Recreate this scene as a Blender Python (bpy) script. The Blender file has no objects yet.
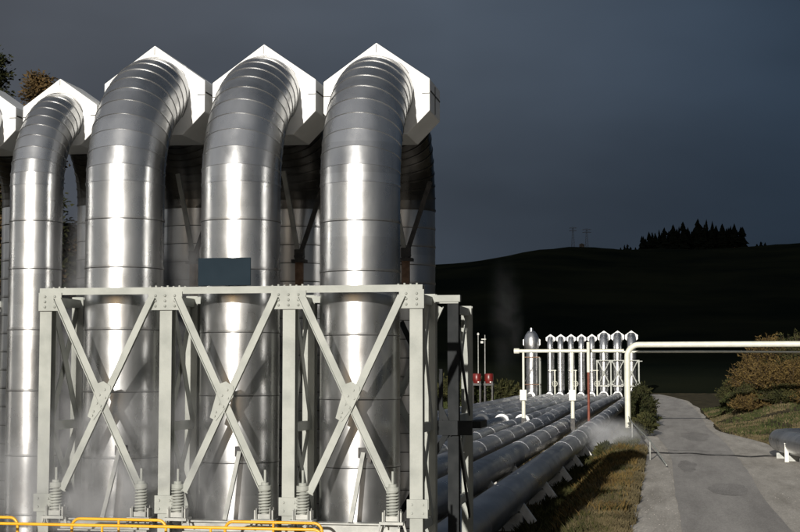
import bpy, math, random
from mathutils import Vector, Matrix, noise
random.seed(7)
PI = math.pi
R = math.radians
sc = bpy.context.scene
COL = sc.collection

# ------------------------------------------------------------------ helpers
class MB:
    def __init__(s): s.v = []; s.f = []; s.sm = []; s.mi = []; s.cur = 0
    def add(s, vs, fs, smooth=False):
        b = len(s.v); s.v.extend([tuple(p) for p in vs])
        for f in fs: s.f.append(tuple(i + b for i in f)); s.sm.append(smooth); s.mi.append(s.cur)
    def box(s, c, d, M=None):
        x, y, z = d[0] / 2, d[1] / 2, d[2] / 2
        vs = [Vector(p) for p in ((-x,-y,-z),(x,-y,-z),(x,y,-z),(-x,y,-z),(-x,-y,z),(x,-y,z),(x,y,z),(-x,y,z))]
        if M: vs = [M @ p for p in vs]
        s.add([p + Vector(c) for p in vs], [(0,3,2,1),(4,5,6,7),(0,1,5,4),(1,2,6,5),(2,3,7,6),(3,0,4,7)])
    def bar(s, a, b, w, t, up=(0, 1, 0)):
        """flat bar from a to b, width w across, thickness t along 'up'"""
        a, b = Vector(a), Vector(b); d = (b - a); L = d.length; d.normalize()
        u = Vector(up); u = (u - d * u.dot(d)).normalized(); x = d.cross(u)
        M = Matrix((x, u, d)).transposed()
        s.box((a + b) / 2, (w, t, L), M)
    def tube(s, a, b, r, n=10, r2=None, cap=True):
        s.sweep([a, b], [r, r if r2 is None else r2], n, cap)
    def sweep(s, pts, rad, n=12, cap=True, smooth=True):
        pts = [Vector(p) for p in pts]
        if not isinstance(rad, (list, tuple)): rad = [rad] * len(pts)
        k = len(pts); vs = []; prev = None
        for i in range(k):
            d = (pts[min(i + 1, k - 1)] - pts[max(i - 1, 0)]).normalized()
            if prev is None:
                u = Vector((1, 0, 0)) if abs(d.x) < .9 else Vector((0, 0, 1))
            else: u = prev
            u = (u - d * u.dot(d)).normalized(); prev = u; w = d.cross(u)
            for j in range(n):
                a = 2 * PI * j / n
                vs.append(pts[i] + (u * math.cos(a) + w * math.sin(a)) * rad[i])
        fs = [(i * n + j, i * n + (j + 1) % n, (i + 1) * n + (j + 1) % n, (i + 1) * n + j) for i in range(k - 1) for j in range(n)]
        s.add(vs, fs, smooth)
        if cap:
            s.add(vs[:n], [tuple(reversed(range(n)))]); s.add(vs[-n:], [tuple(range(n))])
    def prism(s, poly, y0, y1):
        """poly in XZ, extruded in Y"""
        n = len(poly); vs = [(x, y0, z) for x, z in poly] + [(x, y1, z) for x, z in poly]
        s.add(vs, [tuple(range(n)), tuple(reversed(range(n, 2 * n)))] + [(i, i + n, (i + 1) % n + n, (i + 1) % n) for i in range(n)])
    def build(s, name, m, parent=None, bevel=0):
        me = bpy.data.meshes.new(name); me.from_pydata(s.v, [], s.f)
        me.polygons.foreach_set('use_smooth', s.sm); me.materials.append(m)
        if any(s.mi): me.materials.append(M['seam']); me.polygons.foreach_set('material_index', s.mi)
        me.update()
        o = bpy.data.objects.new(name, me); COL.objects.link(o)
        if parent is not None: o.parent = parent
        if bevel:
            b = o.modifiers.new('Bevel', 'BEVEL'); b.width = bevel; b.segments = 2; b.limit_method = 'ANGLE'; b.angle_limit = R(40)
        return o

def tag(o, label=None, cat=None, group=None, kind=None):
    if label: o['label'] = label
    if cat: o['category'] = cat
    if group: o['group'] = group
    if kind: o['kind'] = kind
    return o
def empty(name, loc=(0, 0, 0), label=None, cat=None, group=None):
    o = bpy.data.objects.new(name, None); COL.objects.link(o); o.location = loc; o.empty_display_size = .2
    return tag(o, label, cat, group)
def copy_tree(o, parent=None):
    c = o.copy(); COL.objects.link(c)
    if parent is not None: c.parent = parent
    for ch in list(o.children): copy_tree(ch, c)
    return c
def place_copy(o, loc, label, group=None):
    c = copy_tree(o); c.location = loc; c['label'] = label
    if group: c['group'] = group
    return c

# ------------------------------------------------------------------ materials
def lin(r, g, b):
    f = lambda c: (c / 255) / 12.92 if c / 255 <= .04045 else ((c / 255 + .055) / 1.055) ** 2.4
    return (f(r), f(g), f(b), 1)
def mat(name, c1, c2=None, rough=.6, metal=0, scale=4, detail=5, bump=0, bscale=None, contrast=(.35, .65), stretch=(1, 1, 1), rvar=0, world=True, spec=.5, panel=0, nrough=.5, grit=0):
    m = bpy.data.materials.new(name); m.use_nodes = True; nt = m.node_tree; N = nt.nodes; L = nt.links
    b = N['Principled BSDF']; b.inputs['Roughness'].default_value = rough; b.inputs['Metallic'].default_value = metal
    b.inputs['Specular IOR Level'].default_value = spec
    if world:
        g = N.new('ShaderNodeNewGeometry'); src = g.outputs['Position']
    else:
        g = N.new('ShaderNodeTexCoord'); src = g.outputs['Object']
    mp = N.new('ShaderNodeMapping'); mp.inputs['Scale'].default_value = stretch; L.new(src, mp.inputs['Vector'])
    n = N.new('ShaderNodeTexNoise'); n.inputs['Scale'].default_value = scale; n.inputs['Detail'].default_value = detail; n.inputs['Roughness'].default_value = nrough; L.new(mp.outputs[0], n.inputs['Vector'])
    r = N.new('ShaderNodeValToRGB'); r.color_ramp.elements[0].position = contrast[0]; r.color_ramp.elements[1].position = contrast[1]
    c1 = tuple(c1[:3]) + (1,); c2 = tuple((c2 or c1)[:3]) + (1,)
    r.color_ramp.elements[0].color = c1; r.color_ramp.elements[1].color = c2
    L.new(n.outputs['Fac'], r.inputs['Fac']); cout = r.outputs['Color']
    if grit:       # loose stones and worn aggregate
        gn = N.new('ShaderNodeTexNoise'); gn.inputs['Scale'].default_value = 22; gn.inputs['Detail'].default_value = 3; gn.inputs['Roughness'].default_value = .8
        mg = N.new('ShaderNodeMapping'); mg.inputs['Scale'].default_value = (1, .22, 1); L.new(src, mg.inputs['Vector']); L.new(mg.outputs[0], gn.inputs['Vector'])
        gr_ = N.new('ShaderNodeMapRange'); gr_.inputs['From Min'].default_value = .32; gr_.inputs['From Max'].default_value = .68
        gr_.inputs['To Min'].default_value = 1 - grit; gr_.inputs['To Max'].default_value = 1 + grit; L.new(gn.outputs['Fac'], gr_.inputs['Value'])
        gs = N.new('ShaderNodeVectorMath'); gs.operation = 'SCALE'; L.new(cout, gs.inputs[0]); L.new(gr_.outputs[0], gs.inputs['Scale']); cout = gs.outputs[0]
    if panel:      # sheets differ a little from one another, and rain has left faint vertical streaks
        sx = N.new('ShaderNodeSeparateXYZ'); L.new(src, sx.inputs[0])
        sn = N.new('ShaderNodeVectorMath'); sn.operation = 'SNAP'; sn.inputs[1].default_value = (1.88, 2.4, .48); L.new(src, sn.inputs[0])
        wn = N.new('ShaderNodeTexWhiteNoise'); wn.noise_dimensions = '3D'; L.new(sn.outputs[0], wn.inputs['Vector'])
        st = N.new('ShaderNodeTexNoise'); st.inputs['Scale'].default_value = 1; st.inputs['Detail'].default_value = 6
        m3 = N.new('ShaderNodeMapping'); m3.inputs['Scale'].default_value = (9, 9, .35); L.new(src, m3.inputs['Vector']); L.new(m3.outputs[0], st.inputs['Vector'])
        ad = N.new('ShaderNodeMath'); ad.operation = 'ADD'; L.new(wn.outputs['Value'], ad.inputs[0]); L.new(st.outputs['Fac'], ad.inputs[1])
        pr = N.new('ShaderNodeMapRange'); pr.inputs['From Min'].default_value = .3; pr.inputs['From Max'].default_value = 1.7
        pr.inputs['To Min'].default_value = 1 - panel; pr.inputs['To Max'].default_value = 1 + panel; L.new(ad.outputs[0], pr.inputs['Value'])
        vs_ = N.new('ShaderNodeVectorMath'); vs_.operation = 'SCALE'; L.new(cout, vs_.inputs[0]); L.new(pr.outputs[0], vs_.inputs['Scale']); cout = vs_.outputs[0]
    L.new(cout, b.inputs['Base Color'])
    if rvar:
        mr = N.new('ShaderNodeMapRange'); mr.inputs['From Min'].default_value = .3; mr.inputs['From Max'].default_value = .7
        mr.inputs['To Min'].default_value = max(rough - rvar, .02); mr.inputs['To Max'].default_value = rough + rvar
        n3 = N.new('ShaderNodeTexNoise'); n3.inputs['Scale'].default_value = scale * 2.3; n3.inputs['Detail'].default_value = 4
        L.new(mp.outputs[0], n3.inputs['Vector']); L.new(n3.outputs['Fac'], mr.inputs['Value']); L.new(mr.outputs[0], b.inputs['Roughness'])
    if bump:
        n2 = N.new('ShaderNodeTexNoise'); n2.inputs['Scale'].default_value = bscale or scale * 6; n2.inputs['Detail'].default_value = 6
        L.new(mp.outputs[0], n2.inputs['Vector'])
        bp = N.new('ShaderNodeBump'); bp.inputs['Strength'].default_value = 1; bp.inputs['Distance'].default_value = bump
        L.new(n2.outputs['Fac'], bp.inputs['Height']); L.new(bp.outputs[0], b.inputs['Normal'])
    return m
M = {}
M['clad'] = mat('aluminium_cladding', (.45, .455, .46), (.60, .605, .605), rough=.29, metal=.94, scale=1.3, detail=8, rvar=.06, bump=.0045, bscale=2.2, stretch=(1, 1, .6), panel=.10)
M['seam'] = mat('dark_seam', (.10, .10, .10), (.2, .2, .2), rough=.5, metal=.9, scale=6)
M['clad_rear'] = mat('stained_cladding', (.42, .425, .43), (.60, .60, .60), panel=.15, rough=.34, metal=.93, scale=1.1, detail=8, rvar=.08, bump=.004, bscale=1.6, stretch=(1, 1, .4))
M['clad_dark'] = mat('shaded_cladding', (.06, .058, .055), (.20, .195, .185), panel=.2, rough=.33, metal=.93, scale=1.4, detail=8, rvar=.08, bump=.004, bscale=2)  # deep shade on the rear bends is put into this cladding colour
M['band'] = mat('cladding_band', (.42, .42, .41), (.70, .69, .67), rough=.33, metal=1, scale=6)
M['clad_ground'] = mat('weathered_cladding', (.30, .305, .32), (.47, .475, .49), rough=.36, metal=.72, scale=.8, detail=8, rvar=.12, bump=.006, bscale=3, stretch=(1, .35, 1))
M['hood'] = mat('white_hood_sheet', (.74, .74, .72), (.82, .82, .80), rough=.45, metal=.0, scale=1.2, rvar=.05)
M['steel'] = mat('pale_painted_steel', (.25, .262, .235), (.345, .355, .32), rough=.6, scale=3.2, detail=12, bump=.002, bscale=30, contrast=(.25, .6))
M['steel_base'] = mat('grey_galvanised_steel', (.24, .245, .23), (.36, .36, .33), rough=.5, metal=.3, scale=5, detail=8)
M['dark'] = mat('dark_steel', (.03, .03, .03), (.07, .065, .06), rough=.6, metal=.4, scale=8)
M['rust'] = mat('rusty_steel', (.14, .08, .05), (.26, .16, .10), rough=.85, scale=9, detail=8)
M['redrust'] = mat('red_brown_pipe_paint', (.14, .035, .02), (.20, .06, .035), rough=.7, scale=5)
M['yellow'] = mat('yellow_rail_paint', (.72, .34, .01), (.80, .42, .02), rough=.35, scale=3)
M['slate'] = mat('slate_blue_plate', (.017, .026, .034), (.021, .031, .040), rough=1, scale=2, spec=0)
M['white'] = mat('white_paint', (.66, .66, .60), (.78, .77, .70), rough=.45, scale=3)
M['cream'] = mat('cream_pipe_paint', (.60, .60, .50), (.70, .69, .58), rough=.35, scale=3, rvar=.08)
M['concrete'] = mat('pale_concrete', (.62, .60, .54), (.78, .76, .70), rough=.85, scale=5, detail=8, bump=.01)
M['asphalt'] = mat('worn_asphalt', (.29, .272, .250), (.43, .405, .37), nrough=.66, grit=.16, rough=.95, scale=.9, detail=15, stretch=(1, .10, 1), spec=.25)
M['patch'] = mat('asphalt_patch', (.24, .226, .208), (.35, .33, .305), nrough=.68, grit=.22, rough=.95, scale=.9, detail=15, stretch=(1, .2, 1), spec=.2)
M['tar'] = mat('crack_tar', (.09, .088, .085), (.14, .135, .13), rough=.9, scale=3, spec=.2)
M['gravel'] = mat('pale_gravel', (.35, .32, .275), (.56, .52, .455), nrough=.68, grit=.20, rough=.95, scale=1.2, detail=15, stretch=(1, .16, 1), spec=.2)
M['soil'] = mat('dry_ground', (.028, .025, .014), (.085, .07, .038), rough=1, scale=.8, detail=11, bump=.05, bscale=6, spec=.1)
M['drygrass'] = mat('dry_grass', (.045, .037, .019), (.125, .10, .052), rough=.9, scale=1.4, spec=.15)
M['green'] = mat('rough_green_grass', (.018, .024, .008), (.055, .062, .02), rough=.9, scale=1.2, spec=.15)
M['bracken'] = mat('russet_bracken', (.055, .036, .013), (.125, .085, .028), rough=.9, scale=1.5, spec=.15)
M['gorse'] = mat('olive_scrub', (.022, .025, .009), (.055, .052, .018), rough=.9, scale=1.5, spec=.15)
M['needles'] = mat('dark_conifer_needles', (.016, .02, .009), (.035, .035, .014), rough=.9, scale=2, spec=.05)
M['hill'] = mat('shaded_hill_pasture', (.006, .009, .007), (.016, .018, .011), rough=1, scale=.02, detail=8, spec=0)  # cloud shade over the hills is partly put into the pasture colour
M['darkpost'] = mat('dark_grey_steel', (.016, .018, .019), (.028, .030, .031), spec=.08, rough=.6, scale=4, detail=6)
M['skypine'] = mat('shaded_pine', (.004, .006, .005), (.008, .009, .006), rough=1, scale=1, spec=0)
M['autumn'] = mat('brown_autumn_leaves', (.05, .035, .016), (.11, .07, .028), rough=.9, scale=2, spec=.15)
M['bark'] = mat('bark', (.05, .035, .025), (.10, .07, .05), rough=1, scale=4)
M['red'] = mat('red_enamel', (.11, .010, .008), (.15, .014, .011), rough=.35, scale=3)
M['hose'] = mat('black_rubber', (.012, .012, .012), (.02, .02, .02), rough=.6)
M['cloud'] = mat('shade_cloud', (.75, .75, .77), (.85, .85, .86), rough=1, scale=.004, spec=0)
M['hut'] = mat('dark_hut_timber', (.05, .045, .04), (.07, .06, .05), rough=.9, scale=1)

# ------------------------------------------------------------------ sky and sun
SUN_EL, SUN_AZ = 12.0, 4.5       # elevation; degrees left of straight behind the camera's road axis
w = bpy.data.worlds.new('World'); sc.world = w; w.use_nodes = True
nt = w.node_tree; N = nt.nodes; L = nt.links
bg = N['Background']; bg.inputs['Strength'].default_value = .13
sky = N.new('ShaderNodeTexSky'); sky.sky_type = 'NISHITA'; sky.sun_disc = False
sky.sun_elevation = R(SUN_EL); sky.sun_rotation = R(180 + SUN_AZ); sky.air_density = 1; sky.dust_density = 1.0
tc = N.new('ShaderNodeTexCoord'); sep = N.new('ShaderNodeSeparateXYZ'); L.new(tc.outputs['Generated'], sep.inputs[0])
az = N.new('ShaderNodeMapRange'); az.inputs['From Min'].default_value = -.48; az.inputs['From Max'].default_value = .16
az.interpolation_type = 'SMOOTHSTEP'; L.new(sep.outputs['X'], az.inputs['Value'])
cr = N.new('ShaderNodeValToRGB'); L.new(az.outputs[0], cr.inputs['Fac'])
cr.color_ramp.elements[0].color = (.68, .76, .91, 1); cr.color_ramp.elements[1].color = (.20, .32, .50, 1)
e = cr.color_ramp.elements.new(.55); e.color = (.52, .66, .87, 1)
hz = N.new('ShaderNodeMapRange'); hz.inputs['From Min'].default_value = .04; hz.inputs['From Max'].default_value = .24
hz.inputs['To Min'].default_value = .62; hz.inputs['To Max'].default_value = 1.0; L.new(sep.outputs['Z'], hz.inputs['Value'])
ns = N.new('ShaderNodeTexNoise'); ns.inputs['Scale'].default_value = 3.2; ns.inputs['Detail'].default_value = 4; ns.inputs['Roughness'].default_value = .45
mpn = N.new('ShaderNodeMapping'); mpn.inputs['Scale'].default_value = (1, 1, 2.2); L.new(tc.outputs['Generated'], mpn.inputs['Vector']); L.new(mpn.outputs[0], ns.inputs['Vector'])
nr = N.new('ShaderNodeMapRange'); nr.inputs['From Min'].default_value = .3; nr.inputs['From Max'].default_value = .7
nr.inputs['To Min'].default_value = .72; nr.inputs['To Max'].default_value = 1.28; L.new(ns.outputs['Fac'], nr.inputs['Value'])
mu = N.new('ShaderNodeMath'); mu.operation = 'MULTIPLY'; L.new(hz.outputs[0], mu.inputs[0]); L.new(nr.outputs[0], mu.inputs[1])
vm = N.new('ShaderNodeVectorMath'); vm.operation = 'SCALE'; L.new(cr.outputs['Color'], vm.inputs[0]); L.new(mu.outputs[0], vm.inputs['Scale'])
mk = N.new('ShaderNodeMapRange'); mk.interpolation_type = 'SMOOTHSTEP'; mk.inputs['From Min'].default_value = -.50; mk.inputs['From Max'].default_value = .20
dt = N.new('ShaderNodeVectorMath'); dt.operation = 'DOT_PRODUCT'; dt.inputs[1].default_value = (.5, .85, 0); L.new(tc.outputs['Generated'], dt.inputs[0]); L.new(dt.outputs['Value'], mk.inputs['Value'])
veil = N.new('ShaderNodeMixRGB'); veil.inputs['Fac'].default_value = .85
L.new(sky.outputs[0], veil.inputs[1]); veil.inputs[2].default_value = (2.75, 2.75, 2.85, 1)       # flat grey added to the unseen sunny-side sky, brightens bends and road
mx = N.new('ShaderNodeMixRGB'); L.new(mk.outputs[0], mx.inputs['Fac']); L.new(veil.outputs[0], mx.inputs[1]); L.new(vm.outputs[0], mx.inputs[2])
L.new(mx.outputs[0], bg.inputs['Color'])

sl = bpy.data.lights.new('sun', 'SUN'); sl.energy = 5.0; sl.angle = R(.53); sl.color = (1, .955, .885)
so = bpy.data.objects.new('sun', sl); COL.objects.link(so)
sd = Vector((-math.sin(R(SUN_AZ)) * math.cos(R(SUN_EL)), -math.cos(R(SUN_AZ)) * math.cos(R(SUN_EL)), math.sin(R(SUN_EL))))
so.rotation_euler = sd.to_track_quat('Z', 'Y').to_euler(); so.location = (0, -10, 60)

# ------------------------------------------------------------------ terrain
def ss(a, b, x):
    t = min(max((x - a) / (b - a), 0), 1); return t * t * (3 - 2 * t)
RID = [(-900, 150), (-500, 118), (-250, 84), (-150, 73.8), (-128, 75.8), (-108, 78.5), (-80, 83.2), (-65, 86.6), (-57, 87.2), (-46, 86.6), (-27, 85), (-10, 84.5), (20, 84), (60, 85.5), (95, 88), (200, 92), (500, 120), (1200, 140)]
def ridge(x):
    if x <= RID[0][0]: return RID[0][1]
    for (a, p), (b, q) in zip(RID, RID[1:]):
        if x <= b: return p + (q - p) * (x - a) / (b - a)
    return RID[-1][1]
def road_shift(y):
    return -2.6 * max(0, (y - 150) / 60) ** 2 if y < 260 else -8.7
def ground(x, y):
    sx = x - road_shift(y)
    h = 0.0
    h -= (.75 + .12 * noise.noise((x * .4, y * .2, 0))) * ss(-1.9, -3.2, sx) * ss(240, 200, y)          # pipe corridor, lower than the road
    jx = sx - .8 * noise.noise((y * .08, 3, 0))
    h += 1.25 * ss(3.4, 9, jx) * ss(80, 104, y) * ss(150, 122, y) + (2.3 + .8 * noise.noise((x * .2, y * .1, 5))) * ss(3.7, 8.2, jx) * ss(100, 111, y) * ss(128, 116, y)
    h += .5 * ss(-17.8, -24, x) * ss(60, 100, y) + 1.2 * ss(-30, -60, x)
    h += ss(12, 60, x) * 5 * ss(60, 110, y) * ss(150, 120, y)
    t = min(max((y - 222) / 778, 0), 1)
    hh = ridge(x) * (.55 * t + .45 * t * t * (3 - 2 * t))
    if y > 1000: hh = ridge(x) - (y - 1000) * .03
    if y > 222: h = h * ss(420, 222, y) + hh + 7 * math.sin(PI * t) * noise.noise((x * .006, y * .006, 2)) * (1 if t < 1 else 0)
    if y > 300: h += 1.1 * noise.noise((x * .035, y * .01, 8)) + .5 * noise.noise((x * .11, y * .03, 3))
    return h
def axis(bps):
    out = []
    for a, b, st in bps:
        x = a
        while x < b - 1e-6: out.append(x); x += st
    out.append(bps[-1][1]); return out
xs = axis([(-1600, -300, 60), (-300, -60, 8), (-60, -24, 3), (-24, -5, 1), (-5, 7, .4), (7, 24, 1), (24, 60, 4), (60, 300, 8), (300, 1600, 60)])
ys = axis([(-120, 20, 10), (20, 110, 1.2), (110, 240, 3), (240, 420, 10), (420, 1100, 20), (1100, 2000, 60)])
mb = MB(); nx = len(xs)
vs = [(x, y, ground(x, y)) for y in ys for x in xs]
J = next(j for j, y in enumerate(ys) if y >= 222)
mb.add(vs[:(J + 1) * nx], [(j * nx + i, j * nx + i + 1, (j + 1) * nx + i + 1, (j + 1) * nx + i) for j in range(J) for i in range(nx - 1)], True)
tag(mb.build('ground', M['soil']), kind='structure')
mb = MB(); mb.add(vs[J * nx:], [(j * nx + i, j * nx + i + 1, (j + 1) * nx + i + 1, (j + 1) * nx + i) for j in range(len(ys) - 1 - J) for i in range(nx - 1)], True)
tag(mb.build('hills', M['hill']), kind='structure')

def strip(name, yl, lf, rf, z, m, nx=10, jit=0):
    mb = MB(); vs = []
    for k, y in enumerate(yl):
        l, r = lf(y), rf(y)
        if jit:
            l += jit * noise.noise((y * .11, 1.3, 0)) + jit * .4 * noise.noise((y * .35, 7, 0)); r += jit * noise.noise((y * .1, 9.3, 0)) + jit * .4 * noise.noise((y * .3, 4, 0))
        for i in range(nx + 1):
            x = l + (r - l) * i / nx
            g = ground(x, y); vs.append((x, y, g + z))
    mb.add(vs, [(j * (nx + 1) + i, j * (nx + 1) + i + 1, (j + 1) * (nx + 1) + i + 1, (j + 1) * (nx + 1) + i) for j in range(len(yl) - 1) for i in range(nx)], True)
    return tag(mb.build(name, m), kind='structure')
yl = axis([(-60, 20, 4), (20, 110, .5), (110, 221, 1.5)])
def gl(y): return -.75 - .25 * ss(60, 100, y) + road_shift(y)
def gr(y):
    return (9.5 if y < 56 else 9.5 - 4.2 * ss(56, 74, y) - 1.75 * ss(74, 92, y)) + road_shift(y)
strip('gravel_verge', yl, gl, gr, .012, M['gravel'], 24, .3)
def al(y): return .45 - .9 * ss(60, 95, y) - .45 * ss(95, 140, y) + road_shift(y)
def ar(y): return 3.12 + .12 * math.sin(y * .11) + road_shift(y)
strip('road', yl, al, ar, .03, M['asphalt'], 10, .10)

def blotch(name, cx, cy, rx, ry, m, seed):
    mb = MB(); n = 36; vs = [(cx, cy, ground(cx, cy) + .036)]
    for j in range(n):
        a = 2 * PI * j / n; q = 1 + .35 * noise.noise((math.cos(a) * 1.6, math.sin(a) * 1.6, seed)) + .12 * noise.noise((math.cos(a) * 6, math.sin(a) * 6, seed)); x, y = cx + rx * q * math.cos(a), cy + ry * q * math.sin(a)
        vs.append((x, y, ground(x, y) + .036))
    mb.add(vs, [(0, 1 + j, 1 + (j + 1) % n) for j in range(n)]); return tag(mb.build(name, m), kind='structure')
blotch('road_patch', 2.1, 47, .62, 2.4, M['patch'], 1); blotch('road_patch', 1.0, 58, .35, 3.0, M['patch'], 2); blotch('road_patch', 1.9, 84, .8, 5, M['patch'], 3)
for k, (pts_) in enumerate((((.2, 69.5), (.8, 68.6), (1.4, 69.2), (2.2, 68.2), (3.1, 67.9)), ((.6, 64.2), (1.3, 65.0), (2.0, 65.6), (2.7, 66.5)))):
    mb = MB(); q_ = []
    for (x0_, y0_), (x1_, y1_) in zip(pts_, pts_[1:]):
        for i in range(12):
            f = i / 12; x, y = x0_ + (x1_ - x0_) * f, y0_ + (y1_ - y0_) * f; q_.append((x + .05 * noise.noise((y * 2, x * 3, k)), y + .12 * noise.noise((x * 3, y, k + 4))))
    vs = []
    for i, (x, y) in enumerate(q_):
        d = Vector((q_[min(i + 1, len(q_) - 1)][0] - q_[max(0, i - 1)][0], q_[min(i + 1, len(q_) - 1)][1] - q_[max(0, i - 1)][1], 0)).normalized(); wv = Vector((-d.y, d.x, 0)) * (.03 if k < 2 else .014)
        vs += [(x - wv.x, y - wv.y, .042), (x + wv.x, y + wv.y, .042)]
    mb.add(vs, [(2 * i, 2 * i + 1, 2 * i + 3, 2 * i + 2) for i in range(len(q_) - 1)]); tag(mb.build('road_crack', M['tar']), kind='structure')

# ------------------------------------------------------------------ cladded pipes
def clad_pipe(mb, bd, pts, r, seams, n=40, lip=.010, bw=.035, dark=False):
    """pts: polyline; seams: set of indices at which a raised band sits. Every span is a smooth cylinder of its own."""
    bd = mb; pts = [Vector(p) for p in pts]; k = len(pts); rings = []
    for i in range(k):
        a = (pts[i] - pts[i - 1]).normalized() if i else None
        b = (pts[i + 1] - pts[i]).normalized() if i < k - 1 else None
        d = ((a or b) + (b or a)).normalized(); u = Vector((1, 0, 0))
        if abs(d.x) > .9: u = Vector((0, 0, 1))
        u = (u - d * u.dot(d)).normalized(); wv = d.cross(u)
        c = (a.dot(d) if a else b.dot(d))
        rings.append((pts[i], u, wv, d, c))
    def ring(i, rr, off=0):
        p, u, wv, d, c = rings[i]
        up = Vector((1, 0, 0)) if abs(d.x) <= .9 else Vector((0, 0, 1))
        return [p + d * off + (u * math.cos(t) + wv * (math.sin(t) / max(c, .5))) * rr for t in [2 * PI * j / n for j in range(n)]]
    q = [(j, (j + 1) % n, (j + 1) % n + n, j + n) for j in range(n)]
    for i in range(k - 1):
        mb.add(ring(i, r) + ring(i + 1, r), q, True)
    for i in seams:
        if dark:
            mb.cur = 1; mb.add(ring(i, r + lip * .9, bw / 2) + ring(i, r + .0015, bw / 2 + .014), q, True); mb.cur = 0
        bd.add(ring(i, r + .001, -bw / 2) + ring(i, r + lip, -bw / 2), q, False)
        bd.add(ring(i, r + lip, -bw / 2) + ring(i, r + lip * .8, bw / 2), q, True)
        bd.add(ring(i, r + lip * .8, bw / 2) + ring(i, r + .001, bw / 2), q, False)

TOPZ = 8.30
HEX = [(0, .755), (.875, .14), (.875, -.38), (.50, -.76), (-.50, -.76), (-.875, -.38), (-.875, .14)]
def make_loop(r, big=True, bot=-.55):
    """inverted U in the YZ plane; origin at the foot of the front riser"""
    t = empty('pipe_loop'); BR = 1.75 if big else 1.35; LEG = 2 * BR
    ztop = (TOPZ if big else TOPZ - .27) ; zc = ztop - BR
    def riser(y, mm):
        mb, bd = MB(), MB(); zs = [zc]; z = zc
        for d in ((.55, .75, .95, .95, 1.0, .9, .35, .35, .35, .3) if y == 0 else (.32,) * 20): z -= d; zs.append(z)
        zs = [z for z in zs if z > .9] + [.9]
        clad_pipe(mb, bd, [(0, y, z) for z in zs], r, range(1, len(zs) - 1), lip=.008, bw=.03, dark=True)
        o = mb.build('riser', mm, t)
        # foot bend leading to the buried main, mitred like the top
        return o
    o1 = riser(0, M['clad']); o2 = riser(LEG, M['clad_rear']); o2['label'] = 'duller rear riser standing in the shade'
    for y, s in ((0, -1), (LEG, 1)):
        mb, bd = MB(), MB(); rb = .75; pts = []
        for k in range(6):
            a = PI / 2 * k / 5; pts.append((0, y + s * (rb - rb * math.cos(a)), .9 - rb * math.sin(a)))
        pts.append((0, pts[-1][1] + s * (7 if s < 0 else .8), pts[-1][2]))
        clad_pipe(mb, bd, pts, r * .85, range(1, 6), n=32)
        o = mb.build('foot_bend', M['clad_ground'], t)
    G = 26; arc = [(0, BR - BR * math.cos(PI * k / G), zc + BR * math.sin(PI * k / G)) for k in range(G + 1)]
    mb = MB(); clad_pipe(mb, mb, [(0, 0, zc - .03)] + arc[:16], r + .002, range(1, 16), n=48, lip=.009, bw=.026); mb.build('top_bend', M['clad'], t)
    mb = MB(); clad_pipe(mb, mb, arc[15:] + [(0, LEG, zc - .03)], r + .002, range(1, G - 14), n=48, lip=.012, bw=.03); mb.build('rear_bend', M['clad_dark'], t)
    # hood
    f = 1 if big else .74; mb = MB(); y0, y1 = (BR - .50, BR + .60) if big else (BR - .52, BR + .42)
    mb.prism([(x * f, ztop + z * f) for x, z in HEX], y0, y1)
    h = mb.build('hood', M['hood'], t, bevel=.012)
    for s in (-1, 1):
        for c, d in (((s * .877 * f, (y0 + y1) / 2, ztop - .05 * f), (.012, y1 - y0 - .06, .022)), ((s * .877 * f, y0 + .55, ztop - .13 * f), (.014, .02, .46 * f)), ((s * .81 * f, y0 - .002, ztop - .10 * f), (.12, .008, .012))):
            jb = MB(); jb.box(c, d); jb.build('panel_joint', M['dark'], h)
    jb = MB(); jb.box((0, y0 - .002, ztop + .66 * f), (.010, .008, .13 * f)); jb.build('panel_joint', M['dark'], h)
    return t
LY = 21.5
SP = 1.88
big = make_loop(.608); big.location = (-4.46, LY, .02)
tag(big, 'large silvery pipe loop at the right end of the near row against open sky', 'pipe loop', 'near row of pipe loops')
place_copy(big, (-4.46 - SP, LY, .07), 'large silvery pipe loop rising behind the slate blue plate')
place_copy(big, (-4.46 - 2 * SP, LY, .12), 'large silvery pipe loop left of the slate blue plate, next to the slimmer loops')
sml = make_loop(.41, False); sml.location = (-9.70, LY, 0)
tag(sml, 'slimmer silvery pipe loop just left of the large loops, partly behind the end post', 'pipe loop', 'near row of pipe loops')
place_copy(sml, (-11.12, LY, 0), 'slim pipe loop cut off by the left edge of the photo')
FY = 200.0
FBIG = [-3.80, -5.67, -7.53]; FSM = [-9.15, -10.58, -12.0, -13.42, -14.83]
nm = ['rightmost large loop of the distant row, beside the road', 'middle large loop of the three in the distant row behind the white trestle', 'third large loop from the road in the distant row, next to the slim loops']
for x, l in zip(FBIG, nm): place_copy(big, (x, FY, 0), l, 'distant row of pipe loops')
nm = ['slim distant loop directly left of the large distant loops, behind the red brown post', 'second slim distant loop left of the red brown post', 'third slim distant loop, middle of the five slim ones', 'fourth slim distant loop, two away from the bulbous one', 'slim distant loop next to the fat bulbous pipe']
for x, l in zip(FSM, nm): place_copy(sml, (x, FY, 0), l, 'distant row of pipe loops')

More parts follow.
